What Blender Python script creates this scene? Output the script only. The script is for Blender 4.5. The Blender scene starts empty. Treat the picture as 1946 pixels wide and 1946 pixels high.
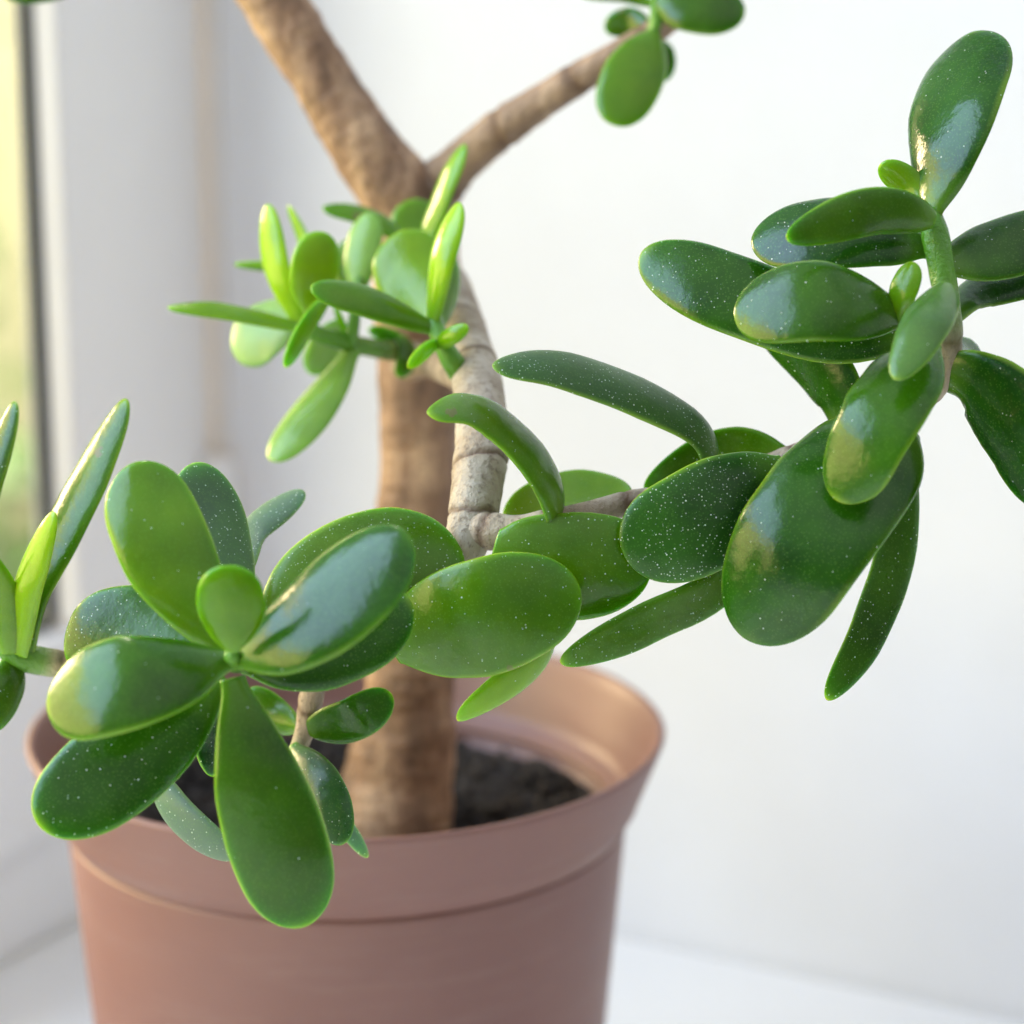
import bpy, bmesh, math, random
from mathutils import Vector, Matrix, noise

random.seed(7)
S = bpy.context.scene
COL = S.collection
R = math.radians

# ------------------------------------------------------------------ camera
F = 5200.0                      # focal length in photo pixels (photo is 1946 px square)
CX = CY = 973.0
PITCH = R(14.5)
CAM = Vector((0, 0, 0.325))
ZF = 0.472                      # focus depth
cd = bpy.data.cameras.new("camera")
cd.sensor_width = 36.0
cd.lens = 36.0 * F / 1946.0
cd.clip_start = 0.01
cd.clip_end = 50
cd.dof.use_dof = True
cd.dof.focus_distance = ZF
cd.dof.aperture_fstop = 10.5
cam = bpy.data.objects.new("camera", cd)
cam.location = CAM
cam.rotation_euler = (R(90) - PITCH, 0, 0)
COL.objects.link(cam)
S.camera = cam
RIGHT = Vector((1, 0, 0))
FWD = Vector((0, math.cos(PITCH), -math.sin(PITCH)))
UP = Vector((0, math.sin(PITCH), math.cos(PITCH)))

def at(px, py, z):
    """photo pixel + depth along the optical axis -> world point"""
    return CAM + (RIGHT * ((px - CX) / F) + UP * (-(py - CY) / F) + FWD) * z

def on_sill(px, py):
    d = at(px, py, 1.0) - CAM
    return CAM + d * (-CAM.z / d.z)

# ------------------------------------------------------------------ corner of window and wall
p1, p2 = on_sill(1244, 1786), on_sill(1946, 1935)
U = (p2 - p1).normalized()                    # along the wall, away from the window
Vv = Vector((U.y, -U.x, 0)) * -1              # along the window, towards the room
if Vv.y > 0: Vv = -Vv
# corner: the point of the wall line seen in photo column 418
dx = (418 - CX) / F / math.cos(PITCH)
# solve (p1 + s U).x = dx * (p1 + s U).y   (close enough: horizontal bearing)
s_ = (dx * p1.y - p1.x) / (U.x - dx * U.y)
O = p1 + U * s_
def W(u, v, z): return O + U * u + Vv * v + Vector((0, 0, z))
ROTZ = math.atan2(U.y, U.x)

# ------------------------------------------------------------------ world and lamps
world = bpy.data.worlds.new("World"); S.world = world
world.use_nodes = True
bg = world.node_tree.nodes["Background"]
# room fill: gradient shaped for light, bright above, dark low to deepen leaf reflections
wn = world.node_tree
wtc = wn.nodes.new('ShaderNodeTexCoord'); wsx = wn.nodes.new('ShaderNodeSeparateXYZ'); wrp = wn.nodes.new('ShaderNodeValToRGB')
wn.links.new(wtc.outputs['Generated'], wsx.inputs[0]); wn.links.new(wsx.outputs[2], wrp.inputs[0]); wn.links.new(wrp.outputs[0], bg.inputs[0])
wrp.color_ramp.elements[0].position = 0.0; wrp.color_ramp.elements[0].color = (0.14, 0.14, 0.14, 1)
wrp.color_ramp.elements[1].position = 0.75; wrp.color_ramp.elements[1].color = (0.94, 0.95, 1.0, 1)
bg.inputs[1].default_value = 1.0

def area_lamp(name, loc, target, sx, sy, power, color):
    l = bpy.data.lights.new(name, 'AREA')
    l.shape = 'RECTANGLE'; l.size = sx; l.size_y = sy
    l.energy = power; l.color = color
    o = bpy.data.objects.new(name, l)
    o.location = loc
    o.rotation_euler = (target - loc).to_track_quat('-Z', 'Y').to_euler()
    COL.objects.link(o)
    return o
# daylight through the window: cool sky above, warm sunlit surroundings below
area_lamp("sky_light", W(-0.25, 0.80, 0.755), W(0.75, 0.80, 0.70), 0.98, 0.62, 16.8, (0.50, 0.665, 1.0))
area_lamp("warm_outdoor_light", W(-0.25, 0.80, 0.275), W(0.75, 0.80, 0.27), 0.98, 0.33, 7.6, (1.0, 0.79, 0.30))
area_lamp("garden_daylight", W(-0.6, -1.2, 2.2), W(-1.3, -1.6, 0.0), 1.2, 1.2, 220, (1.0, 0.92, 0.70))
area_lamp("low_sun_light", W(-1.15, 0.10, 0.50), W(0.15, 0.25, 0.2), 0.32, 0.32, 20, (1.0, 0.72, 0.42))

S.view_settings.view_transform = 'Standard'
S.view_settings.look = 'None'
S.view_settings.exposure = 0.07
S.view_settings.gamma = 1.0
S.view_settings.use_curve_mapping = False
S.render.engine = 'CYCLES'
S.cycles.use_denoising = True
S.cycles.max_bounces = 8
S.cycles.transparent_max_bounces = 8
S.cycles.caustics_reflective = False
S.cycles.caustics_refractive = False
S.cycles.sample_clamp_indirect = 6

# ------------------------------------------------------------------ materials
def new_mat(name):
    m = bpy.data.materials.new(name); m.use_nodes = True
    nt = m.node_tree
    return m, nt, nt.nodes["Principled BSDF"], nt.nodes["Material Output"]
def N(nt, t, **kw):
    n = nt.nodes.new(t)
    for k, v in kw.items(): setattr(n, k, v)
    return n
def L(nt, a, b): nt.links.new(a, b)
def ramp(nt, fac, stops):
    r = N(nt, 'ShaderNodeValToRGB')
    e = r.color_ramp.elements
    while len(e) < len(stops): e.new(0.5)
    for i, (p, c) in enumerate(stops):
        e[i].position = p; e[i].color = (*c, 1)
    L(nt, fac, r.inputs[0]); return r.outputs[0]
def mixc(nt, fac, a, b, mode='MIX'):
    m = N(nt, 'ShaderNodeMix', data_type='RGBA', blend_type=mode)
    for sock, val in ((m.inputs[0], fac), (m.inputs[6], a), (m.inputs[7], b)):
        if isinstance(val, (int, float)): sock.default_value = val
        elif isinstance(val, tuple): sock.default_value = (*val, 1)
        else: L(nt, val, sock)
    return m.outputs[2]
def math_(nt, op, a, b=0.0, clamp=False):
    m = N(nt, 'ShaderNodeMath', operation=op); m.use_clamp = clamp
    for sock, val in ((m.inputs[0], a), (m.inputs[1], b)):
        if isinstance(val, (int, float)): sock.default_value = val
        else: L(nt, val, sock)
    return m.outputs[0]
def attr(nt, name):
    a = N(nt, 'ShaderNodeAttribute', attribute_name=name); return a.outputs['Fac']
def noise_(nt, vec, scale, detail=4, rough=0.55):
    n = N(nt, 'ShaderNodeTexNoise')
    n.inputs['Scale'].default_value = scale; n.inputs['Detail'].default_value = detail
    n.inputs['Roughness'].default_value = rough
    L(nt, vec, n.inputs['Vector']); return n.outputs['Fac']
def coords(nt, which='Object'):
    return N(nt, 'ShaderNodeTexCoord').outputs[which]
def bump(nt, h, bsdf, strength, dist):
    b = N(nt, 'ShaderNodeBump')
    b.inputs['Strength'].default_value = strength; b.inputs['Distance'].default_value = dist
    L(nt, h, b.inputs['Height']); L(nt, b.outputs[0], bsdf.inputs['Normal']); return b

def plain(name, col, rough=0.5, var=0.06, scale=30, bstr=0.0, bdist=0.001, spec=0.5):
    m, nt, b, o = new_mat(name)
    co = coords(nt)
    f = noise_(nt, co, scale, 5)
    lo = tuple(c * (1 - var) for c in col); hi = tuple(min(1, c * (1 + var)) for c in col)
    L(nt, ramp(nt, f, [(0.3, lo), (0.7, hi)]), b.inputs['Base Color'])
    b.inputs['Roughness'].default_value = rough
    b.inputs['Specular IOR Level'].default_value = spec
    if bstr: bump(nt, f, b, bstr, bdist)
    return m

def leaf_material():
    m, nt, b, o = new_mat("jade_leaf")
    co = coords(nt)
    rim, tt, young, wax, dust = (attr(nt, n) for n in ("rim", "tt", "young", "wax", "dust"))
    f = noise_(nt, co, 90, 4)
    f2 = noise_(nt, co, 320, 3)
    mature = ramp(nt, noise_(nt, co, 55, 5), [(0.3, (0.006, 0.046, 0.001)), (0.7, (0.029, 0.130, 0.0015))])
    fresh = ramp(nt, f, [(0.3, (0.14, 0.32, 0.002)), (0.7, (0.25, 0.47, 0.004))])
    c = mixc(nt, young, mature, fresh)
    oi = N(nt, 'ShaderNodeObjectInfo')                      # no two leaves share one green
    hv = N(nt, 'ShaderNodeHueSaturation'); L(nt, c, hv.inputs['Color'])
    L(nt, math_(nt, 'ADD', math_(nt, 'MULTIPLY', oi.outputs['Random'], 0.45), 0.72), hv.inputs['Value'])
    L(nt, math_(nt, 'ADD', math_(nt, 'MULTIPLY', oi.outputs['Random'], -0.025), 0.512), hv.inputs['Hue'])
    c = hv.outputs[0]
    rv = N(nt, 'ShaderNodeMapRange'); rv.inputs[1].default_value = 0.42; rv.inputs[2].default_value = 0.62
    L(nt, noise_(nt, co, 45, 2), rv.inputs[0])
    rk = math_(nt, 'ADD', math_(nt, 'MULTIPLY', rv.outputs[0], 0.55), 0.12)
    c = mixc(nt, math_(nt, 'MULTIPLY', rim, rk), c, (0.26, 0.38, 0.02))
    # petiole end is paler
    pet = N(nt, 'ShaderNodeMapRange'); pet.inputs[1].default_value = 0.22; pet.inputs[2].default_value = 0.0
    L(nt, tt, pet.inputs[0])
    c = mixc(nt, math_(nt, 'MULTIPLY', pet.outputs[0], 0.55), c, (0.16, 0.34, 0.03))
    c = mixc(nt, wax, c, (0.33, 0.42, 0.40))  # waxy bloom plus a grey-blue reflection sheen, painted into the colour
    # salt-like specks on the skin
    v = N(nt, 'ShaderNodeTexVoronoi'); v.inputs['Scale'].default_value = 1750; v.inputs['Randomness'].default_value = 1
    L(nt, co, v.inputs['Vector'])
    sep = N(nt, 'ShaderNodeSeparateColor'); L(nt, v.outputs['Color'], sep.inputs[0])
    size = math_(nt, 'ADD', math_(nt, 'MULTIPLY', sep.outputs[1], 0.18), 0.08)
    dot = math_(nt, 'LESS_THAN', v.outputs['Distance'], size)
    patch = math_(nt, 'MULTIPLY', noise_(nt, co, 60, 2), 1.7)
    keep = math_(nt, 'LESS_THAN', sep.outputs[0], math_(nt, 'MULTIPLY', dust, patch))
    speck = math_(nt, 'MULTIPLY', dot, keep)
    c = mixc(nt, math_(nt, 'MULTIPLY', speck, math_(nt, 'ADD', math_(nt, 'MULTIPLY', sep.outputs[2], 0.55), 0.3)), c, (0.66, 0.76, 0.68))
    # faint pores all over
    pv = N(nt, 'ShaderNodeTexVoronoi'); pv.inputs['Scale'].default_value = 1900
    L(nt, co, pv.inputs['Vector'])
    pores = math_(nt, 'MULTIPLY', math_(nt, 'LESS_THAN', pv.outputs['Distance'], 0.30), 0.09)
    c = mixc(nt, pores, c, (0.22, 0.45, 0.08))
    # a few corky scars
    sv = N(nt, 'ShaderNodeTexVoronoi'); sv.inputs['Scale'].default_value = 95
    L(nt, co, sv.inputs['Vector'])
    ss = N(nt, 'ShaderNodeSeparateColor'); L(nt, sv.outputs['Color'], ss.inputs[0])
    sc = math_(nt, 'MULTIPLY', math_(nt, 'LESS_THAN', math_(nt, 'ADD', sv.outputs['Distance'], math_(nt, 'MULTIPLY', noise_(nt, co, 900, 3), 0.25)), 0.24), math_(nt, 'LESS_THAN', ss.outputs[0], 0.07))
    c = mixc(nt, math_(nt, 'MULTIPLY', sc, 0.6), c, (0.16, 0.11, 0.05))
    L(nt, c, b.inputs['Base Color'])
    ro = math_(nt, 'ADD', math_(nt, 'MULTIPLY', f2, 0.10), math_(nt, 'ADD', math_(nt, 'MULTIPLY', noise_(nt, co, 45, 4), 0.26), 0.01))
    ro = math_(nt, 'ADD', ro, math_(nt, 'MULTIPLY', wax, 0.5))
    ro = math_(nt, 'ADD', ro, math_(nt, 'MULTIPLY', speck, 0.4))
    ro = math_(nt, 'ADD', ro, math_(nt, 'MULTIPLY', dust, 0.16))
    L(nt, ro, b.inputs['Roughness'])
    b.inputs['IOR'].default_value = 1.40
    b.inputs['Specular IOR Level'].default_value = 0.5
    b.inputs['Subsurface Weight'].default_value = 0.5
    b.inputs['Subsurface Radius'].default_value = (0.45, 1.0, 0.12)
    b.inputs['Subsurface Scale'].default_value = 0.0035
    h = math_(nt, 'ADD', math_(nt, 'MULTIPLY', noise_(nt, co, 420, 3), 0.22), math_(nt, 'MULTIPLY', f, 1.0))
    h = math_(nt, 'ADD', h, math_(nt, 'MULTIPLY', noise_(nt, co, 210, 5, 0.65), 0.40))
    h = math_(nt, 'ADD', h, math_(nt, 'MULTIPLY', speck, 0.5))
    bump(nt, h, b, 0.36, 0.0007)
    return m

def bark_material():
    m, nt, b, o = new_mat("bark")
    co = coords(nt)
    ring, green, pale = (attr(nt, n) for n in ("ring", "green", "pale"))
    mp = N(nt, 'ShaderNodeMapping'); mp.inputs['Scale'].default_value = (1, 1, 0.3)
    L(nt, co, mp.inputs[0])
    f = noise_(nt, mp.outputs[0], 110, 6, 0.65)
    g = noise_(nt, co, 700, 4, 0.7)
    brown = ramp(nt, f, [(0.32, (0.10, 0.054, 0.03)), (0.5, (0.29, 0.165, 0.09)), (0.67, (0.58, 0.38, 0.22))])
    grey = ramp(nt, f, [(0.28, (0.24, 0.17, 0.105)), (0.5, (0.42, 0.36, 0.27)), (0.75, (0.56, 0.52, 0.44))])
    c = mixc(nt, pale, brown, grey)
    c = mixc(nt, math_(nt, 'MULTIPLY', ramp(nt, g, [(0.54, (0, 0, 0)), (0.64, (1, 1, 1))]), 0.55), c, (0.11, 0.07, 0.04))
    c = mixc(nt, math_(nt, 'MULTIPLY', ring, 0.85), c, (0.12, 0.062, 0.03))
    gr = ramp(nt, f, [(0.3, (0.06, 0.21, 0.008)), (0.7, (0.13, 0.35, 0.02))])
    c = mixc(nt, green, c, gr)
    L(nt, c, b.inputs['Base Color'])
    ro = math_(nt, 'SUBTRACT', 0.60, math_(nt, 'MULTIPLY', green, 0.4))
    L(nt, ro, b.inputs['Roughness'])
    h = math_(nt, 'ADD', f, math_(nt, 'MULTIPLY', g, 0.5))
    bump(nt, h, b, 0.8, 0.0014)
    return m

def pot_material():
    m, nt, b, o = new_mat("terracotta_plastic")
    co = coords(nt)
    f = noise_(nt, co, 14, 4)
    g = noise_(nt, co, 1500, 2)
    c = ramp(nt, f, [(0.3, (0.19, 0.090, 0.074)), (0.7, (0.235, 0.120, 0.100))])
    mp = N(nt, 'ShaderNodeMapping'); mp.inputs['Scale'].default_value = (1, 1, 9); L(nt, co, mp.inputs[0])
    st = ramp(nt, noise_(nt, mp.outputs[0], 28, 6, 0.7), [(0.52, (0, 0, 0)), (0.8, (1, 1, 1))])
    c = mixc(nt, math_(nt, 'MULTIPLY', st, 0.2), c, (0.34, 0.25, 0.22))
    L(nt, c, b.inputs['Base Color'])
    L(nt, math_(nt, 'ADD', math_(nt, 'MULTIPLY', f, 0.14), 0.38), b.inputs['Roughness'])
    b.inputs['Specular IOR Level'].default_value = 0.5
    b.inputs['Subsurface Weight'].default_value = 0.2
    b.inputs['Subsurface Radius'].default_value = (1.0, 0.45, 0.25)
    b.inputs['Subsurface Scale'].default_value = 0.002
    bump(nt, g, b, 0.10, 0.0003)
    return m

def soil_material():
    m, nt, b, o = new_mat("potting_soil")
    co = coords(nt)
    f = noise_(nt, co, 260, 6, 0.7)
    c = ramp(nt, f, [(0.3, (0.008, 0.006, 0.005)), (0.55, (0.028, 0.021, 0.016)), (0.78, (0.085, 0.065, 0.05))])
    L(nt, c, b.inputs['Base Color']); b.inputs['Roughness'].default_value = 0.9
    bump(nt, f, b, 0.8, 0.002)
    return m

def glass_material():
    m, nt, b, o = new_mat("window_glass")
    nt.nodes.remove(b)
    t = N(nt, 'ShaderNodeBsdfTransparent'); t.inputs[0].default_value = (0.97, 0.99, 0.98, 1)
    g = N(nt, 'ShaderNodeBsdfGlossy'); g.inputs['Roughness'].default_value = 0.02
    lw = N(nt, 'ShaderNodeLayerWeight'); lw.inputs[0].default_value = 0.5
    fr = math_(nt, 'ADD', math_(nt, 'MULTIPLY', math_(nt, 'POWER', lw.outputs['Facing'], 5.0), 0.7), 0.035)
    mx = N(nt, 'ShaderNodeMixShader')
    L(nt, fr, mx.inputs[0]); L(nt, t.outputs[0], mx.inputs[1]); L(nt, g.outputs[0], mx.inputs[2])
    L(nt, mx.outputs[0], o.inputs[0])
    return m

M_LEAF = leaf_material(); M_BARK = bark_material(); M_POT = pot_material(); M_SOIL = soil_material()
M_GLASS = glass_material()
M_WALL = plain("wall_paint", (0.80, 0.81, 0.83), 0.85, 0.02, 25, 0.15, 0.0006, 0.3)
M_SILL = plain("white_sill", (0.89, 0.89, 0.89), 0.42, 0.02, 12)
M_PVC = plain("white_pvc", (0.86, 0.85, 0.84), 0.38, 0.02, 18)
M_GROOVE_SHADE = plain("groove_shade_beige", (0.78, 0.755, 0.72), 0.6, 0.05, 30)  # shade of the corner gap put into the colour
M_RUBBER = plain("black_rubber", (0.022, 0.028, 0.034), 0.6, 0.1, 60)
M_RENDER = plain("cream_render", (0.80, 0.73, 0.48), 0.9, 0.05, 6)
M_LAWN = plain("lawn", (0.10, 0.20, 0.04), 0.9, 0.4, 18, 0.5, 0.02)
M_HEDGE = plain("hedge_leaf", (0.12, 0.22, 0.05), 0.5, 0.5, 22)
M_MOSS = plain("moss", (0.10, 0.17, 0.02), 0.7, 0.3, 400)

# ------------------------------------------------------------------ object helpers
def tag(o, label=None, cat=None, group=None, kind=None):
    if label: o["label"] = label
    if cat: o["category"] = cat
    if group: o["group"] = group
    if kind: o["kind"] = kind
    return o
def empty(name, loc):
    o = bpy.data.objects.new(name, None); o.location = loc; o.empty_display_size = 0.02
    COL.objects.link(o); return o
def link_mesh(name, me, mat, parent=None):
    o = bpy.data.objects.new(name, me); COL.objects.link(o)
    if mat: me.materials.append(mat)
    if parent is not None:
        o.parent = parent
        o.matrix_parent_inverse = Matrix.Translation(parent_world(parent)).inverted()
    return o
def parent_world(p):
    v = Vector(p.location)
    return v
def smooth(me):
    for p in me.polygons: p.use_smooth = True
def box_uvz(name, u0, u1, v0, v1, z0, z1, mat, parent=None, bev=0.0):
    bm = bmesh.new()
    vs = [bm.verts.new(W(u, v, z)) for z in (z0, z1) for v in (v0, v1) for u in (u0, u1)]
    for q in ((0, 1, 3, 2), (4, 6, 7, 5), (0, 4, 5, 1), (2, 3, 7, 6), (0, 2, 6, 4), (1, 5, 7, 3)):
        bm.faces.new([vs[i] for i in q])
    bmesh.ops.recalc_face_normals(bm, faces=bm.faces)
    if bev:
        bmesh.ops.bevel(bm, geom=list(bm.edges), offset=bev, segments=3, affect='EDGES', profile=0.5)
    me = bpy.data.meshes.new(name); bm.to_mesh(me); bm.free()
    if bev: smooth(me)
    return link_mesh(name, me, mat, parent)

def spline(pts, n):
    """Catmull-Rom through pts (Vectors or tuples of equal length)"""
    P = [Vector(p) for p in pts]
    if len(P) == 2:
        return [P[0].lerp(P[1], i / (n - 1)) for i in range(n)]
    P = [P[0] * 2 - P[1]] + P + [P[-1] * 2 - P[-2]]
    seg = len(P) - 3
    # chord-length parameter
    d = [(P[i + 2] - P[i + 1]).length for i in range(seg)]
    tot = sum(d); out = []
    for i in range(n):
        s = tot * i / (n - 1); k = 0
        while k < seg - 1 and s > d[k]: s -= d[k]; k += 1
        t = min(1, s / d[k])
        a, b, c, e = P[k], P[k + 1], P[k + 2], P[k + 3]
        out.append(0.5 * ((2 * b) + (c - a) * t + (2 * a - 5 * b + 4 * c - e) * t * t + (3 * b - a - 3 * c + e) * t ** 3))
    return out

def add_attrs(me, **arrs):
    for n, a in arrs.items():
        at_ = me.attributes.new(n, 'FLOAT', 'POINT')
        at_.data.foreach_set('value', a)

# ------------------------------------------------------------------ tubes (trunk, limbs, twigs)
def tube(name, pts, parent, rings=(), green=0.0, pale=0.0, seg=22, n=None, rough=0.05, ringw=0.0011, swell=0.10, groove=0.10, ringk=1.0, label=None):
    """pts: (px, py, depth, width_px[, green, pale])"""
    full = []
    for p in pts:
        w = at(p[0], p[1], p[2])
        rad = p[3] / F * p[2] / 2
        full.append((w, rad, p[4] if len(p) > 4 else green, p[5] if len(p) > 5 else pale))
    ln = sum((full[i + 1][0] - full[i][0]).length for i in range(len(full) - 1))
    n = n or max(16, int(ln / 0.0004))
    n = min(n, 460)
    pos = spline([f[0] for f in full], n)
    # scalar channels follow the same chord parameter
    d = [0]
    for i in range(len(full) - 1): d.append(d[-1] + (full[i + 1][0] - full[i][0]).length)
    def chan(k, s):
        for i in range(len(d) - 1):
            if s <= d[i + 1] or i == len(d) - 2:
                t = (s - d[i]) / max(1e-9, d[i + 1] - d[i]); t = min(1, max(0, t)); t = t * t * (3 - 2 * t)
                return full[i][k] * (1 - t) + full[i + 1][k] * t
    rr_ = []
    for g in rings:
        if len(g) == 2: rr_.append(g); continue
        best = min(range(n), key=lambda i: ((lambda q: (CX + F * q.dot(RIGHT) / q.dot(FWD) - g[0]) ** 2 + (CY - F * q.dot(UP) / q.dot(FWD) - g[1]) ** 2)(pos[i] - CAM)))
        rr_.append((best / (n - 1), g[2]))
    rings = rr_
    verts, faces, ring_a, gr_a, pa_a = [], [], [], [], []
    Tp = None; side = None
    seed = random.uniform(0, 50)
    for i in range(n):
        T = (pos[min(i + 1, n - 1)] - pos[max(i - 1, 0)]).normalized()
        if side is None: side = T.orthogonal().normalized()
        side = (side - T * side.dot(T)).normalized()
        b = T.cross(side)
        s = d[-1] * i / (n - 1)
        r0 = chan(1, s); g = chan(2, s); pl = chan(3, s)
        for j in range(seg):
            a = 2 * math.pi * j / seg
            dr = side * math.cos(a) + b * math.sin(a)
            q = pos[i] + dr * r0
            ra = 0.0; r = r0
            for (fr, wob) in rings:
                c = fr * d[-1] + wob * r0 * math.sin(a + seed + fr * 9) + 0.0006 * noise.noise(dr * 3 + Vector((fr * 10, seed, 0)))
                e = (s - c)
                r *= 1 + swell * math.exp(-(e / 0.0030) ** 2) - groove * math.exp(-(e / ringw) ** 2)
                ra = max(ra, math.exp(-(e / (ringw * 1.3)) ** 2))
            r *= 1 + rough * (noise.noise(q * 120 + Vector((seed, 0, 0))) + 0.6 * noise.noise(q * 420))
            verts.append(pos[i] + dr * r); ring_a.append(ra * ringk); gr_a.append(g); pa_a.append(pl)
    for i in range(n - 1):
        for j in range(seg):
            k = (j + 1) % seg
            faces.append((i * seg + j, i * seg + k, (i + 1) * seg + k, (i + 1) * seg + j))
    c0, c1 = len(verts), len(verts) + 1
    verts += [pos[0], pos[-1] + (pos[-1] - pos[-2]).normalized() * full[-1][1] * 0.5]
    for lst in (ring_a, gr_a, pa_a): lst += [lst[0], lst[-1]]
    for j in range(seg):
        k = (j + 1) % seg
        faces.append((c0, k, j)); faces.append((c1, (n - 1) * seg + j, (n - 1) * seg + k))
    me = bpy.data.meshes.new(name); me.from_pydata([v[:] for v in verts], [], faces); me.update(); smooth(me)
    add_attrs(me, ring=ring_a, green=gr_a, pale=pa_a)
    return link_mesh(name, me, M_BARK, parent)

# ------------------------------------------------------------------ leaves
def leaf(parent, pts, w, roll=0, k=1.5, th=0.11, pet=0.22, arch=0.0, cup=0.15, young=0.0, wax=0.0, dust=0.1,
         twist=0.0, tip=0.3, wav=0.03, name="leaf", label=None):
    """pts: midline pixels (px, py, depth) from the petiole to the tip; w: apparent full width in pixels;
    roll: turn of the blade about its midline (0 = faces the camera)"""
    NT, NA = 34, 26
    P3 = [at(*p) for p in pts]
    zm = sum(p[2] for p in pts) / len(pts)
    cr = max(0.30, abs(math.cos(R(roll))))
    Wm = w / F * zm / cr                      # true full width in metres
    mid = spline(P3, NT)
    length = sum((mid[i + 1] - mid[i]).length for i in range(NT - 1))
    to_cam = (CAM - mid[NT // 2]).normalized()
    sd = random.uniform(0, 100)
    verts, rim, tts = [], [], []
    half = Wm / 2
    tc = th * min(Wm, 0.62 * length) * 0.5 * (1 + 0.5 * (1 - cr))
    tc = min(tc, 0.0023)
    tc = max(tc, 0.0011 * min(1, Wm / 0.008))
    for i in range(NT):
        # closer rows at both ends
        t = 0.5 - 0.5 * math.cos(math.pi * (0.04 + 0.96 * i / (NT - 1))) if i else 0.0
        t = min(1.0, t)
        x = t * (NT - 1); a = min(int(x), NT - 2); c = mid[a].lerp(mid[a + 1], x - a)
        j0, j1 = max(0, a - 1), min(NT - 1, a + 2)
        T = (mid[j1] - mid[j0]).normalized()
        s0 = T.cross(to_cam).normalized(); n0 = s0.cross(T)
        ang = R(roll + twist * (t - 0.5))
        wv = s0 * math.cos(ang) + n0 * math.sin(ang)
        nv = n0 * math.cos(ang) - s0 * math.sin(ang)
        c = c + nv * (arch * length * 4 * t * (1 - t))
        u = t ** k
        fe = max(0.0, 1 - abs(2 * u - 1) ** (2.0 + tip)) ** 0.5
        p = pet * (1 - t) ** 0.7
        f = (fe ** 3 + p ** 3) ** (1 / 3)
        ft = (max(0.0, 1 - abs(2 * t ** 0.75 - 1) ** 3) ** 0.5 * 0.95)
        ft = (ft ** 3 + (0.75 * (1 - t)) ** 3) ** (1 / 3)
        ft = min(ft, 1.0) * min(1, (f * half / max(tc, 1e-6)) * 0.9 + 0.02)
        for j in range(NA):
            ph = 2 * math.pi * j / NA
            cx, sx = math.cos(ph), math.sin(ph)
            xx = math.copysign(abs(cx) ** 0.90, cx)
            zz = math.copysign(abs(sx) ** 1.0, sx)
            hw = half * f * (1 + wav * noise.noise(Vector((t * 5 + sd, math.copysign(3, cx), sd))))
            off = -cup * half * f * xx * xx * (1 - 0.3 * t)
            q = c + wv * (hw * xx) + nv * (tc * ft * zz + off)
            q += nv * (0.00035 * noise.noise(q * 130 + Vector((sd, sd, 0))) * f)
            verts.append(q)
            rim.append(max(max(0.0, (abs(cx) - 0.93) / 0.07), max(0.0, (t - 0.96) / 0.04)))
            tts.append(t)
    faces = []
    for i in range(NT - 1):
        for j in range(NA):
            l = (j + 1) % NA
            faces.append((i * NA + j, i * NA + l, (i + 1) * NA + l, (i + 1) * NA + j))
    faces.append(tuple(reversed(range(NA))))
    faces.append(tuple((NT - 1) * NA + j for j in range(NA)))
    me = bpy.data.meshes.new(name); me.from_pydata([v[:] for v in verts], [], faces); me.update(); smooth(me)
    nvt = len(verts)
    add_attrs(me, rim=rim, tt=tts, young=[young] * nvt, wax=[wax] * nvt, dust=[dust] * nvt)
    o = link_mesh(name, me, M_LEAF, None)
    o.parent = parent
    o.matrix_parent_inverse = Matrix.Identity(4)      # every stem's own space is the world's
    if label: o["label"] = label
    return o

# ------------------------------------------------------------------ setting: wall, sill
box_uvz("wall", -0.0146, 1.3, -0.12, 0.0, -0.04, 1.6, M_WALL)["kind"] = "structure"
box_uvz("windowsill", -0.02, 0.75, 0.0005, 1.6, -0.04, 0.0, M_SILL, bev=0.003)["kind"] = "structure"

# ------------------------------------------------------------------ window
win = empty("window", W(-0.02, 0.7, 0))
tag(win, "white plastic window with deep sash frame beside the potted plant", "window")
def wpart(name, *a, **kw):
    o = box_uvz(name, *a, **kw); o.parent = win; o.matrix_parent_inverse = Matrix.Translation(win.location).inverted(); return o
wpart("corner_shade_strip", 0.0004, 0.0048, 0.0004, 0.0024, 0.1325, 1.45, M_GROOVE_SHADE, bev=0.0006)  # strip over the caulked corner gap; the gap's shade is in its beige
wpart("outer_frame", -0.0145, -0.0060, 0.0025, 1.55, 0.0005, 0.034, M_PVC, bev=0.002)
wpart("sash", -0.0145, 0.0, 0.0030, 0.0717, 0.0345, 1.45, M_PVC, bev=0.0020)
wpart("sash", -0.0145, 0.0, 0.0720, 1.55, 0.0345, 0.0915, M_PVC, bev=0.0020)
def bead(name, quad, mat):
    bm = bmesh.new(); vs = [bm.verts.new(W(*p)) for p in quad]
    bm.faces.new(vs[:4]); bm.faces.new(list(reversed(vs[4:])))
    for i in range(4): bm.faces.new((vs[i], vs[4 + i], vs[4 + (i + 1) % 4], vs[(i + 1) % 4]))
    bmesh.ops.recalc_face_normals(bm, faces=bm.faces)
    me = bpy.data.meshes.new(name); bm.to_mesh(me); bm.free()
    o = link_mesh(name, me, mat); o.parent = win; o.matrix_parent_inverse = Matrix.Translation(win.location).inverted(); return o
bead("glazing_bead", [(-0.0010, 0.0719, 0.0935), (-0.0062, 0.0735, 0.0955), (-0.0062, 0.0735, 1.44), (-0.0010, 0.0719, 1.44),
                      (-0.014, 0.0719, 0.0935), (-0.014, 0.0735, 0.0955), (-0.014, 0.0735, 1.44), (-0.014, 0.0719, 1.44)], M_PVC)
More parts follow.
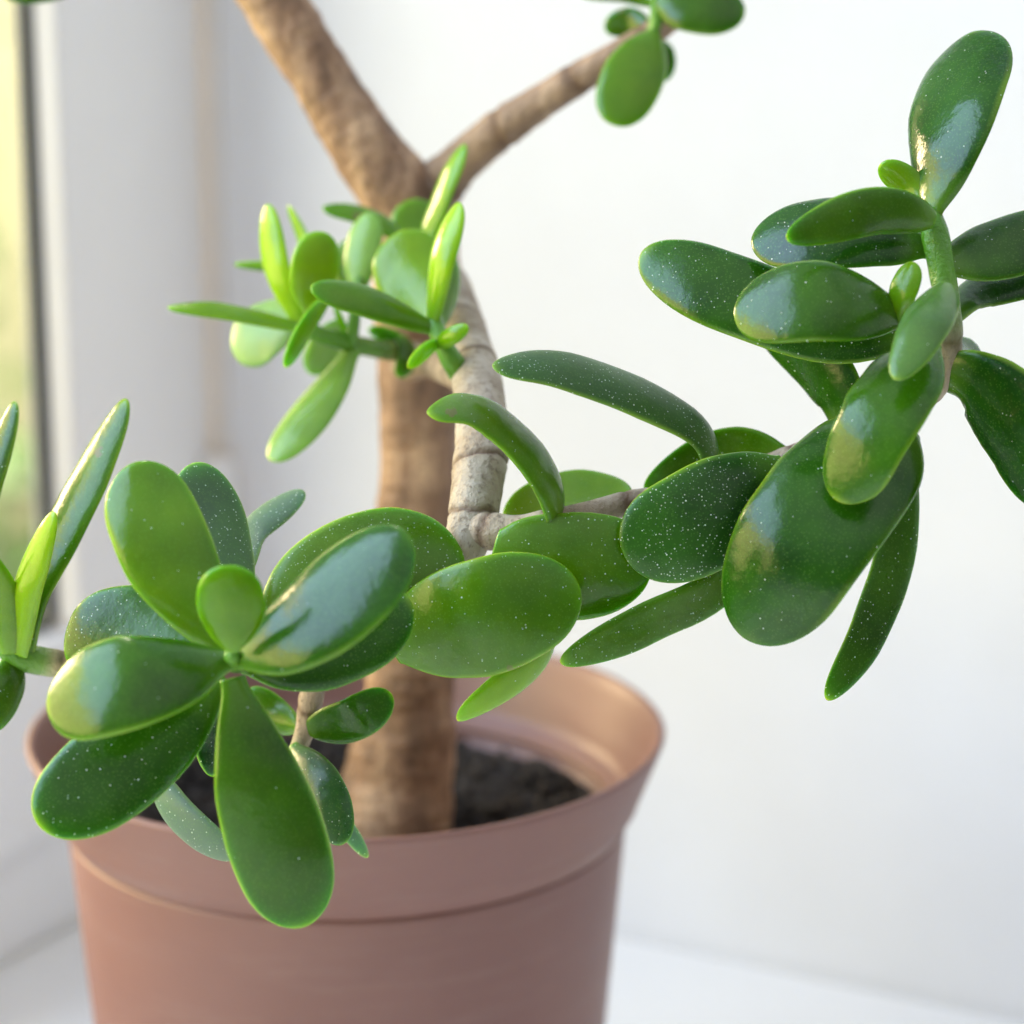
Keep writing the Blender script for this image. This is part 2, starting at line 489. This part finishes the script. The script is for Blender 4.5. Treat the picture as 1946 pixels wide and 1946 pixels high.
bead("glazing_bead", [(-0.0010, 0.0722, 0.0917), (-0.0062, 0.0740, 0.0935), (-0.0062, 1.55, 0.0935), (-0.0010, 1.55, 0.0917),
                      (-0.014, 0.0722, 0.0917), (-0.014, 0.0740, 0.0935), (-0.014, 1.55, 0.0935), (-0.014, 1.55, 0.0917)], M_PVC)
wpart("gasket", -0.0110, -0.0064, 0.0737, 0.0750, 0.0958, 1.44, M_RUBBER, bev=0.0004)
wpart("gasket", -0.0110, -0.0064, 0.0753, 1.55, 0.0937, 0.0962, M_RUBBER, bev=0.0004)
wpart("pane", -0.0150, -0.0113, 0.0735, 1.55, 0.0937, 1.44, M_GLASS)
# hinge cover: rounded upright cap at the foot of the sash
def lathe(name, prof, centre, mat, seg=64, parent=None, closed=False):
    verts, faces = [], []
    for (r, z) in prof:
        for j in range(seg):
            a = 2 * math.pi * j / seg
            verts.append((centre.x + r * math.cos(a), centre.y + r * math.sin(a), centre.z + z))
    n = len(prof)
    for i in range(n - 1):
        for j in range(seg):
            k = (j + 1) % seg
            faces.append((i * seg + j, i * seg + k, (i + 1) * seg + k, (i + 1) * seg + j))
    if closed:
        for j in range(seg):
            k = (j + 1) % seg
            faces.append(((n - 1) * seg + j, (n - 1) * seg + k, k, j))
    else:
        faces.append(tuple(reversed(range(seg)))); faces.append(tuple((n - 1) * seg + j for j in range(seg)))
    me = bpy.data.meshes.new(name); me.from_pydata(verts, [], faces); me.update(); smooth(me)
    return link_mesh(name, me, mat, parent)
hc = lathe("hinge_cover", [(0.004, 0.062), (0.0058, 0.064), (0.0058, 0.126), (0.005, 0.130), (0.002, 0.1315)], W(0.004, 0.0066, 0), M_PVC, 24)
hc.parent = win; hc.matrix_parent_inverse = Matrix.Translation(win.location).inverted()

# ------------------------------------------------------------------ outside the glass
box_uvz("lawn", -4.0, -0.9, -4.0, 1.0, -0.95, -0.85, M_LAWN)["kind"] = "structure"
fw = box_uvz("garden_wall", -1.75, -1.65, -3.4, -0.4, -0.85, 1.2, M_RENDER)
tag(fw, "pale cream garden wall out of focus beyond the glass", "wall")
def hedge():
    vs, fs = [], []
    for i in range(1700):
        u = -1.5 + random.uniform(-0.10, 0.12); v = random.uniform(-3.2, -0.9); z = -0.84 + abs(random.gauss(0, 0.36))
        c = W(u, v, z); a = Vector((random.gauss(0, 1), random.gauss(0, 1), random.gauss(0, 1))).normalized()
        b = a.orthogonal().normalized(); l = random.uniform(0.02, 0.045)
        k = len(vs)
        vs.extend([(c - a * l)[:], (c + b * l * .45)[:], (c + a * l)[:], (c - b * l * .45)[:]]); fs.append((k, k + 1, k + 2, k + 3))
    me = bpy.data.meshes.new("hedge"); me.from_pydata(vs, [], fs); me.update()
    o = link_mesh("hedge", me, M_HEDGE)
    tag(o, "low green hedge blurred beyond the window glass", "hedge", kind="stuff")
hedge()

# ------------------------------------------------------------------ pot and soil
RIMC = at(660, 1378, 0.604)                 # centre of the pot's rim
POT = Vector((RIMC.x, RIMC.y, 0.0)); HP = RIMC.z
RR = 603 / F * 0.604
pot = empty("plant_pot", POT)
tag(pot, "terracotta brown plastic flower pot holding the succulent", "flower pot")
def pot_part(name, prof, closed=False):
    o = lathe(name, prof, POT, M_POT, 128, closed=closed); o.parent = pot; o.matrix_parent_inverse = Matrix.Translation(POT).inverted(); return o
def pr(dz): return HP + dz
STEP = -0.0205
b0 = RR * 0.925
def body_r(dz): return b0 - 0.0030 - (STEP - dz) * 0.085
prof_body = [(0.001, 0.0), (body_r(-HP) - 0.004, 0.0), (body_r(-HP) - 0.001, 0.001), (body_r(-HP), 0.004)]
for i in range(1, 9): 
    dz = -HP + 0.004 + (HP - 0.004 + STEP - 0.0012) * i / 8
    prof_body.append((body_r(dz), HP + dz))
prof_body += [(body_r(STEP) - 0.0002, pr(STEP)), (body_r(STEP) - 0.0022, pr(STEP)), (body_r(STEP) - 0.0024, pr(STEP - 0.012)), (body_r(-HP) - 0.003, 0.004), (0.001, 0.004)]
pot_part("body", prof_body)
prof_rim = [(b0 - 0.0058, pr(STEP + 0.0003)), (b0 - 0.0031, pr(STEP + 0.0003)), (b0 - 0.0028, pr(STEP + 0.0009)), (b0 - 0.0022, pr(STEP + 0.0019)), (b0 - 0.0013, pr(STEP + 0.0031)), (b0 - 0.0004, pr(STEP + 0.0046)), (b0, pr(STEP + 0.006))]
for i in range(1, 6): 
    t = i / 5; prof_rim.append((b0 + (RR - b0) * t, pr(STEP + 0.006 + (-STEP - 0.007) * t)))
prof_rim += [(RR + 0.0001, pr(-0.0006)), (RR - 0.0005, pr(0.0)), (RR - 0.0012, pr(0.0)), (RR - 0.0017, pr(-0.0008))]
for i in range(1, 6):
    t = i / 5; prof_rim.append((RR - 0.0018 + (b0 - RR) * t, pr(-0.001 + (STEP + 0.007) * t)))
prof_rim += [(b0 - 0.0024, pr(STEP + 0.0042)), (b0 - 0.0045, pr(STEP + 0.0026)), (b0 - 0.0054, pr(STEP + 0.0020)), (b0 - 0.0058, pr(STEP + 0.0012))]
pot_part("rim", prof_rim, True)

SOILZ = HP - 0.0235
def soil():
    bm = bmesh.new(); rad = body_r(STEP) - 0.0028
    NR, NS = 46, 130; rows = []
    c = bm.verts.new((POT.x, POT.y, SOILZ + 0.003))
    for i in range(1, NR + 1):
        row = []
        for j in range(NS):
            a = 2 * math.pi * j / NS; r = rad * i / NR
            x, y = POT.x + r * math.cos(a), POT.y + r * math.sin(a)
            p = Vector((x, y, 0))
            h = 0.003 * noise.noise(p * 60) + 0.0022 * noise.noise(p * 190) + 0.0011 * noise.noise(p * 480)
            row.append(bm.verts.new((x, y, SOILZ + h * (1 if i < NR else 0.3))))
        rows.append(row)
    for j in range(NS): bm.faces.new((c, rows[0][j], rows[0][(j + 1) % NS]))
    for i in range(NR - 1):
        for j in range(NS): bm.faces.new((rows[i][j], rows[i + 1][j], rows[i + 1][(j + 1) % NS], rows[i][(j + 1) % NS]))
    # crumbs
    for q in range(1100):
        a = random.uniform(0, 6.283); r = rad * 0.97 * math.sqrt(random.random())
        s = random.choice((0.0004, 0.0005, 0.0007, 0.0009, 0.0012, 0.0019)) * random.uniform(0.8, 1.3)
        res = bmesh.ops.create_icosphere(bm, subdivisions=1, radius=s, matrix=Matrix.Translation((POT.x + r * math.cos(a), POT.y + r * math.sin(a), SOILZ + 0.0012)))
        for v in res['verts']: v.co += Vector((random.uniform(-1, 1), random.uniform(-1, 1), random.uniform(-1, 1))) * s * 0.5
    me = bpy.data.meshes.new("potting_soil"); bm.to_mesh(me); bm.free()
    o = link_mesh("potting_soil", me, M_SOIL)
    tag(o, "dark crumbly potting soil filling the flower pot", "soil", kind="stuff")
soil()
def moss():
    vs, fs = [], []
    spots = [at(895, 1535, 0.575), at(1060, 1500, 0.585), at(860, 1545, 0.575), at(640, 1490, 0.58)]
    for i in range(170):
        s = random.choice(spots[:1] * 3 + spots[1:])
        c = Vector((s.x + random.gauss(0, 0.005), s.y + random.gauss(0, 0.004), SOILZ + random.uniform(0.0, 0.0035)))
        if (Vector((c.x, c.y, 0)) - POT).length > body_r(STEP) - 0.005: continue
        a = Vector((random.gauss(0, 1), random.gauss(0, 1), abs(random.gauss(0, 1)))).normalized(); b = a.orthogonal().normalized()
        l = random.uniform(0.0006, 0.0018); k = len(vs)
        vs.extend([(c - a * l)[:], (c + b * l * .6)[:], (c + a * l)[:], (c - b * l * .6)[:]]); fs.append((k, k + 1, k + 2, k + 3))
    me = bpy.data.meshes.new("moss"); me.from_pydata(vs, [], fs); me.update()
    tag(link_mesh("moss", me, M_MOSS), "tiny green moss specks on the dark potting soil", "moss", kind="stuff")
moss()

# ------------------------------------------------------------------ the jade plant
base = at(748, 1500, 0.606); base.z = SOILZ
plant = empty("jade_plant", base)
tag(plant, "green jade plant with thick brown trunk and glossy oval leaves in brown pot", "houseplant")
PLANT_INV = Matrix.Translation(base).inverted()

trunk = tube("trunk", [(738, 1640, 0.612, 285), (746, 1560, 0.609, 236), (764, 1450, 0.606, 200), (782, 1300, 0.602, 170), (788, 1100, 0.596, 158),
                       (795, 900, 0.592, 150), (793, 700, 0.586, 152), (790, 520, 0.581, 168), (788, 430, 0.578, 172), (790, 380, 0.577, 120), (790, 350, 0.577, 60)],
             plant, rings=((0.30, .1), (0.57, .1), (0.66, .15)), seg=40, rough=0.07, ringw=0.0011, swell=0.02, groove=0.025, ringk=0.35)
limb_l = tube("limb", [(800, 440, 0.578, 120), (768, 375, 0.577, 150), (706, 300, 0.576, 134), (643, 200, 0.576, 122), (581, 100, 0.575, 120), (519, 0, 0.574, 122), (457, -100, 0.572, 122), (395, -200, 0.570, 120)],
              plant, rings=((0.40, .25), (0.70, .2)), seg=36, rough=0.08, ringw=0.0012, swell=0.025, groove=0.03, ringk=0.4)
limb_r = tube("limb", [(790, 420, 0.578, 110), (835, 355, 0.576, 92), (880, 305, 0.572, 82), (960, 240, 0.566, 74), (1050, 180, 0.561, 66), (1130, 130, 0.557, 58), (1215, 78, 0.554, 50), (1285, 35, 0.552, 42)],
              plant, rings=((0.15, .2), (0.40, .3), (0.68, .3), (0.9, .3)), seg=28, rough=0.06, ringw=0.0011, pale=0.25, swell=0.10)
br_mid = tube("branch", [(800, 500, 0.575, 90), (850, 545, 0.556, 86), (878, 620, 0.538, 86), (898, 690, 0.520, 92), (912, 760, 0.507, 96), (915, 850, 0.496, 104), (906, 930, 0.489, 98), (892, 1010, 0.484, 88), (862, 1070, 0.483, 84), (800, 1120, 0.481, 74), (700, 1175, 0.478, 62),
                         (590, 1215, 0.470, 50), (500, 1245, 0.460, 42, 0.6), (452, 1262, 0.4475, 36, 1.0), (440, 1246, 0.440, 30, 1.0)],
              plant, rings=((885, 625, .3), (905, 705, .3), (915, 888, .35), (898, 980, .3), (790, 1125, .3), (660, 1190, .3)), seg=40, pale=0.9, rough=0.05, ringw=0.00045, swell=0.06, groove=0.13)
br_r = tube("branch", [(893, 1006, 0.4835, 66), (940, 1010, 0.481, 66), (1000, 1008, 0.479, 62), (1090, 985, 0.478, 50), (1200, 955, 0.481, 44), (1340, 930, 0.486, 40), (1490, 872, 0.486, 40), (1610, 835, 0.483, 38), (1720, 785, 0.476, 40),
                       (1785, 725, 0.470, 46), (1803, 660, 0.467, 46, 0.15), (1802, 590, 0.466, 48, 0.7), (1790, 515, 0.466, 52, 1.0), (1778, 450, 0.467, 54, 1.0), (1768, 400, 0.468, 40, 1.0)],
            plant, rings=((0.03, .2), (0.12, .3), (0.24, .3), (0.36, .3), (0.50, .3), (0.62, .3), (0.73, .3), (0.82, .3)), seg=24, pale=0.75, rough=0.05, ringw=0.0006, swell=0.12)
br_l = tube("branch", [(560, 1228, 0.469, 40), (430, 1255, 0.482, 40), (260, 1262, 0.492, 42), (130, 1262, 0.493, 48, 0.1), (70, 1255, 0.492, 54, 0.9), (25, 1240, 0.491, 50, 1.0), (-20, 1180, 0.489, 40, 1.0)],
            plant, rings=((0.3, .3), (0.75, .2)), seg=22, pale=0.3, ringw=0.0006)
twig_d = tube("twig", [(650, 1200, 0.476, 40), (612, 1260, 0.487, 42), (592, 1325, 0.492, 44), (580, 1385, 0.493, 38), (566, 1425, 0.492, 34, 0.2), (552, 1455, 0.490, 26, 0.6)],
              plant, rings=((0.35, .3), (0.68, .3)), seg=20, pale=0.5, ringw=0.0006)
twig_h = tube("twig", [(300, 1262, 0.491, 34), (288, 1340, 0.488, 32), (284, 1420, 0.484, 30, 0.5), (286, 1470, 0.482, 24, 1)], plant, seg=16, pale=0.4)
shoot_l = tube("shoot", [(800, 675, 0.570, 52), (755, 668, 0.556, 40, 0.5), (700, 660, 0.545, 36, 1), (640, 646, 0.538, 34, 1), (590, 628, 0.532, 32, 1), (562, 606, 0.529, 26, 1)],
               plant, seg=18, rough=0.03)
shoot_r = tube("shoot", [(882, 712, 0.516, 56, 1), (862, 690, 0.512, 44, 1), (845, 660, 0.511, 38, 1), (828, 622, 0.513, 36, 1), (824, 590, 0.515, 28, 1)],
               plant, seg=18, rough=0.02)
shoot_m = tube("shoot", [(665, 655, 0.540, 30, 1), (672, 620, 0.538, 24, 1), (676, 575, 0.538, 22, 1), (682, 530, 0.540, 18, 1)], plant, seg=14, rough=0.02)
stub = tube("stub", [(775, 690, 0.572, 70), (820, 690, 0.548, 58), (880, 720, 0.522, 56)], plant, seg=20, pale=0.5)
twig_t = tube("twig", [(1225, 80, 0.553, 34, .3), (1245, 50, 0.551, 26, 1), (1247, -5, 0.550, 22, 1), (1250, -40, 0.550, 18, 1)], plant, seg=16, rough=0.02)
twig_far = tube("twig", [(410, -180, 0.570, 50), (300, -150, 0.562, 36), (180, -70, 0.555, 26, .8), (140, -20, 0.552, 20, 1)], plant, seg=16)

Lf = leaf
# --- rosette facing the camera
Lf(br_mid, [(440, 1255, .446), (319, 1052, .447), (250, 880, .452)], 180, 5, 1.55, pet=.26, dust=.02, young=.22, arch=.02)
Lf(br_mid, [(448, 1200, .462), (405, 1010, .472), (372, 878, .476)], 140, -15, 1.3, dust=1.0, wax=.10)
Lf(br_mid, [(452, 1110, .478), (480, 1010, .488), (577, 932, .492)], 52, 50, 1.0, dust=.9, wax=.25, tip=1.5)
Lf(br_mid, [(425, 1262, .458), (260, 1215, .466), (122, 1240, .470)], 210, -6, 1.25, dust=.5, young=.12, arch=.03)
Lf(br_mid, [(436, 1252, .4435), (250, 1296, .436), (88, 1336, .441)], 180, -26, 1.45, pet=.25, dust=.04, arch=.04, young=.05)
Lf(br_mid, [(425, 1285, .453), (240, 1440, .453), (72, 1568, .450)], 192, -10, 1.35, dust=.15, young=.03)
Lf(br_mid, [(442, 1288, .4445), (488, 1477, .445), (536, 1625, .448), (582, 1761, .452)], 192, 4, 1.55, pet=.26, dust=.01, young=.10, arch=.015)
Lf(br_mid, [(441, 1236, .438), (438, 1160, .4345), (432, 1074, .432)], 130, 6, 1.2, tip=.2, pet=.25, dust=.0, young=.75, th=.2, arch=-.02)
Lf(br_mid, [(452, 1252, .442), (615, 1160, .436), (778, 1018, .433)], 172, 38, 1.25, pet=.22, dust=.02, arch=.03, young=.05)
Lf(br_mid, [(455, 1262, .452), (625, 1222, .457), (780, 1140, .459)], 172, 8, 1.25, dust=.12)
Lf(br_mid, [(430, 1300, .462), (400, 1390, .468), (408, 1475, .470)], 50, 50, 1.2, dust=.2)
Lf(br_mid, [(500, 1215, .470), (680, 1108, .474), (882, 1058, .478)], 258, 10, 1.2, pet=.3, dust=.7, young=.26, arch=.03)
# --- leaves round the fork of the branch
Lf(br_mid, [(745, 1222, .474), (925, 1172, .465), (1103, 1118, .466)], 222, -8, 1.05, pet=.4, dust=.22, young=.38, arch=.02)
Lf(br_mid, [(1050, 1120, .482), (1015, 1255, .478), (868, 1368, .474)], 56, 50, 1.0, dust=.05, young=.85)
Lf(br_r, [(940, 1040, .476), (1085, 1078, .473), (1240, 1050, .473)], 205, -6, 1.05, pet=.35, dust=.15, young=.38)
Lf(br_r, [(1058, 990, .476), (1048, 925, .474), (1010, 862, .471), (952, 806, .467), (885, 776, .463), (815, 790, .459)], 62, -56, 1.0, pet=.55, dust=.08, young=.40, th=.14, cup=.12, twist=10, tip=1.2)
Lf(br_r, [(1200, 965, .486), (1085, 955, .492), (955, 985, .494)], 92, -58, 1.1, dust=.08, young=.35, cup=-.25)
Lf(br_r, [(1357, 885, .480), (1338, 828, .478), (1282, 782, .476), (1175, 732, .473), (1048, 696, .469), (936, 698, .466)], 74, -55, 1.25, pet=.45, dust=.95, young=.12, wax=.04, cup=.15)
Lf(br_r, [(1500, 862, .487), (1380, 855, .492), (1225, 935, .493)], 92, 20, 1.1, dust=.15, young=.35, cup=-.2)
Lf(br_r, [(1500, 900, .474), (1340, 985, .470), (1184, 1052, .470)], 204, 5, 1.15, pet=.4, dust=1.0, arch=.03, tip=.7)
Lf(br_r, [(1400, 950, .484), (1385, 1095, .478), (1230, 1182, .473), (1064, 1258, .468)], 78, 30, 1.25, pet=.35, dust=.5, young=.15, cup=-.15)
Lf(br_r, [(1700, 800, .468), (1540, 1010, .459), (1412, 1212, .464)], 252, -16, .95, pet=.45, dust=.05, arch=.05, tip=.9, th=.16)
Lf(br_r, [(1758, 650, .461), (1680, 790, .451), (1590, 952, .453)], 150, -24, 1.1, pet=.42, dust=.04, arch=.05, wav=.10, tip=.8)
Lf(br_r, [(1715, 800, .474), (1705, 1020, .479), (1650, 1195, .477), (1570, 1330, .474)], 78, 36, 1.2, dust=.35, young=.03, cup=-.12)
Lf(br_r, [(1782, 714, .470), (1850, 732, .466), (1945, 830, .462), (2015, 965, .460)], 170, -35, 1.4, pet=.35, dust=.10)
Lf(br_r, [(1800, 665, .472), (1840, 668, .484), (1868, 712, .490)], 44, 40, 1.2, dust=.2, young=.1)
# broad leaf below the tip and the narrow one behind it
Lf(br_r, [(1785, 605, .469), (1610, 628, .473), (1400, 562, .474), (1218, 480, .482)], 150, -20, 1.35, pet=.35, dust=.28, arch=.02, twist=10, tip=.8)
Lf(br_r, [(1612, 825, .483), (1588, 745, .482), (1525, 672, .485), (1430, 600, .489)], 104, 40, 1.1, pet=.55, dust=.15, tip=.2)
# --- tip of the right branch
Lf(br_r, [(1766, 410, .468), (1796, 220, .469), (1848, 60, .480)], 160, 45, 1.35, pet=.24, dust=.08, arch=-.02)
Lf(br_r, [(1772, 418, .464), (1655, 402, .457), (1494, 452, .450)], 92, 14, .85, pet=.4, dust=.03, young=.12, tip=0, cup=.06)
Lf(br_r, [(1760, 465, .469), (1600, 440, .467), (1428, 452, .474)], 132, -38, 1.25, pet=.35, dust=.22, arch=.02)
Lf(br_r, [(1720, 600, .462), (1560, 575, .454), (1394, 592, .460)], 152, -26, 1.4, pet=.3, dust=.10, arch=.05)
Lf(br_r, [(1762, 402, .470), (1725, 352, .472), (1672, 312, .472)], 60, 25, 1.2, pet=.5, young=.5, dust=.02)
Lf(br_r, [(1705, 610, .460), (1712, 560, .458), (1738, 498, .457)], 52, 35, 1.3, pet=.5, young=.5, dust=.02)
Lf(br_r, [(1798, 545, .458), (1755, 620, .447), (1702, 722, .443)], 92, -22, .95, pet=.4, young=.25, dust=.03, tip=0, wax=.08)
Lf(br_r, [(1792, 505, .466), (1900, 470, .470), (2040, 420, .472)], 118, 30, 1.2, pet=.35, dust=.12)
Lf(br_r, [(1806, 610, .468), (1850, 560, .474), (1940, 530, .478), (2040, 500, .480)], 70, 35, 1.2, pet=.4, dust=.08)
# --- shoots in front of the trunk
Lf(shoot_l, [(564, 612, .529), (520, 500, .529), (507, 388, .531)], 46, 48, 1.2, young=0.95, dust=0, pet=.5)
Lf(shoot_l, [(600, 600, .540), (585, 490, .545), (547, 390, .548)], 22, 60, 1.0, young=0.95, dust=0, pet=.6)
Lf(shoot_l, [(580, 560, .544), (530, 514, .546), (445, 503, .548)], 18, 60, 1.0, young=0.70, dust=0, pet=.6)
Lf(shoot_l, [(570, 622, .529), (430, 590, .527), (318, 584, .526)], 25, -66, 1.0, young=0.55, dust=0, pet=.6)
Lf(shoot_l, [(580, 600, .535), (500, 625, .540), (440, 665, .543)], 108, -42, 1.3, young=0.95, wax=.25, dust=0)
Lf(shoot_l, [(586, 600, .526), (596, 520, .523), (614, 440, .522)], 90, -10, 1.3, young=0.55, dust=0)
Lf(shoot_l, [(622, 570, .522), (585, 620, .518), (541, 698, .516)], 34, 40, 1.0, young=0.50, dust=0, pet=.5)
Lf(shoot_m, [(680, 560, .541), (684, 490, .543), (702, 404, .545)], 66, 30, 1.3, young=0.90, wax=.15, dust=0)
Lf(shoot_m, [(672, 580, .546), (655, 520, .549), (660, 455, .550)], 50, 20, 1.2, young=0.45, dust=0)
Lf(shoot_r, [(830, 612, .520), (785, 525, .528), (762, 438, .533)], 150, 8, 1.3, young=0.55, dust=0)
Lf(shoot_r, [(826, 625, .513), (700, 572, .507), (590, 547, .504)], 58, -40, 1.35, young=0.45, dust=.02, pet=.4)
Lf(shoot_r, [(822, 608, .513), (838, 495, .510), (872, 384, .510)], 44, 55, 1.2, young=0.95, dust=0, pet=.5)
Lf(shoot_m, [(800, 480, .545), (838, 370, .543), (884, 274, .541)], 34, 58, 1.0, young=0.95, dust=0, pet=.6)
Lf(shoot_r, [(838, 620, .518), (858, 560, .523), (865, 490, .526)], 32, -45, 1.1, young=0.40, dust=0)
Lf(shoot_m, [(775, 455, .551), (700, 412, .551), (613, 394, .551)], 36, -45, 1.1, young=0.60, dust=0, pet=.5)
Lf(shoot_m, [(815, 500, .556), (795, 430, .558), (785, 378, .559)], 104, -10, 1.0, young=0.50, dust=0)
Lf(shoot_r, [(830, 655, .509), (855, 640, .505), (890, 620, .503)], 34, 15, 1.1, young=0.70, dust=0, pet=.6)
Lf(shoot_r, [(835, 650, .509), (808, 668, .505), (775, 699, .503)], 28, 20, 1.1, young=0.95, dust=0, pet=.6)
Lf(shoot_l, [(668, 668, .540), (600, 768, .534), (514, 876, .530)], 72, -46, 1.35, young=0.75, wax=.12, dust=0, pet=.4)
Lf(shoot_l, [(645, 610, .548), (620, 660, .552), (592, 712, .554)], 66, 20, 1.2, young=0.90, wax=.1, dust=0)
Lf(shoot_m, [(668, 650, .540), (648, 610, .539), (634, 575, .540)], 14, 30, 1.0, young=0.90, dust=0, pet=.7)
Lf(shoot_l, [(762, 640, .553), (775, 680, .551), (756, 716, .550)], 40, 20, 1.1, young=0.25, dust=0, pet=.6)
Lf(shoot_l, [(770, 655, .556), (740, 640, .553), (700, 625, .552)], 30, 20, 1.1, young=0.40, dust=0, pet=.6)
# --- drooping twig under the rosette
Lf(twig_d, [(578, 1384, .493), (665, 1368, .487), (744, 1318, .486)], 84, -15, 1.35, pet=.3, young=.10, dust=.03, cup=-.2)
Lf(twig_d, [(572, 1382, .494), (525, 1360, .498), (470, 1312, .500)], 62, 20, 1.2, young=.35, dust=.05)
Lf(twig_d, [(556, 1420, .490), (612, 1505, .480), (652, 1605, .477)], 86, -22, 1.3, pet=.3, dust=.45, wax=.05)
Lf(twig_d, [(560, 1440, .490), (640, 1545, .490), (699, 1630, .488)], 34, 30, 1.2, dust=.4, wax=.35)
Lf(twig_h, [(286, 1465, .482), (345, 1555, .478), (442, 1630, .474)], 62, -42, 1.2, dust=.7, wax=.28, pet=.4)
# --- clump at the window
Lf(br_l, [(38, 1245, .492), (60, 1120, .490), (140, 960, .490), (240, 757, .492)], 72, 52, 1.15, pet=.6, dust=.05, young=.10, tip=0)
Lf(br_l, [(32, 1240, .488), (52, 1110, .482), (104, 972, .478)], 52, 45, 1.0, pet=.7, young=.7, dust=0, tip=0)
Lf(br_l, [(22, 1240, .488), (-10, 1130, .484), (-70, 1030, .480)], 82, 30, 1.2, pet=.5, young=.5, dust=0)
Lf(br_l, [(28, 1250, .492), (15, 1310, .488), (-25, 1390, .484)], 66, 25, 1.1, pet=.6, young=.12, dust=.05)
Lf(br_l, [(-22, 1175, .489), (-40, 980, .492), (28, 762, .494)], 52, 55, 1.1, pet=.5, young=.05, dust=.05)
# --- tuft at the end of the right limb
Lf(twig_t, [(1247, 0, .550), (1325, 12, .546), (1416, 25, .545)], 96, 25, 1.15, pet=.3, young=.15, dust=0)
Lf(twig_t, [(1243, 62, .550), (1205, 140, .544), (1165, 238, .541)], 118, -8, 1.2, pet=.25, young=.42, dust=0)
Lf(twig_t, [(1235, 85, .556), (1262, 105, .560), (1262, 155, .561)], 44, 10, 1.1, pet=.5, young=.15, dust=0)
Lf(twig_t, [(1238, 60, .552), (1195, 42, .556), (1150, 58, .558)], 54, 15, 1.2, pet=.3, young=.10, dust=0)
Lf(twig_t, [(1247, 10, .551), (1180, -8, .552), (1100, -10, .553)], 26, 40, 1.1, young=.3, dust=0)
Lf(twig_far, [(140, -18, .552), (75, -22, .550), (0, -18, .549)], 60, 30, 1.2, young=.25, dust=0)
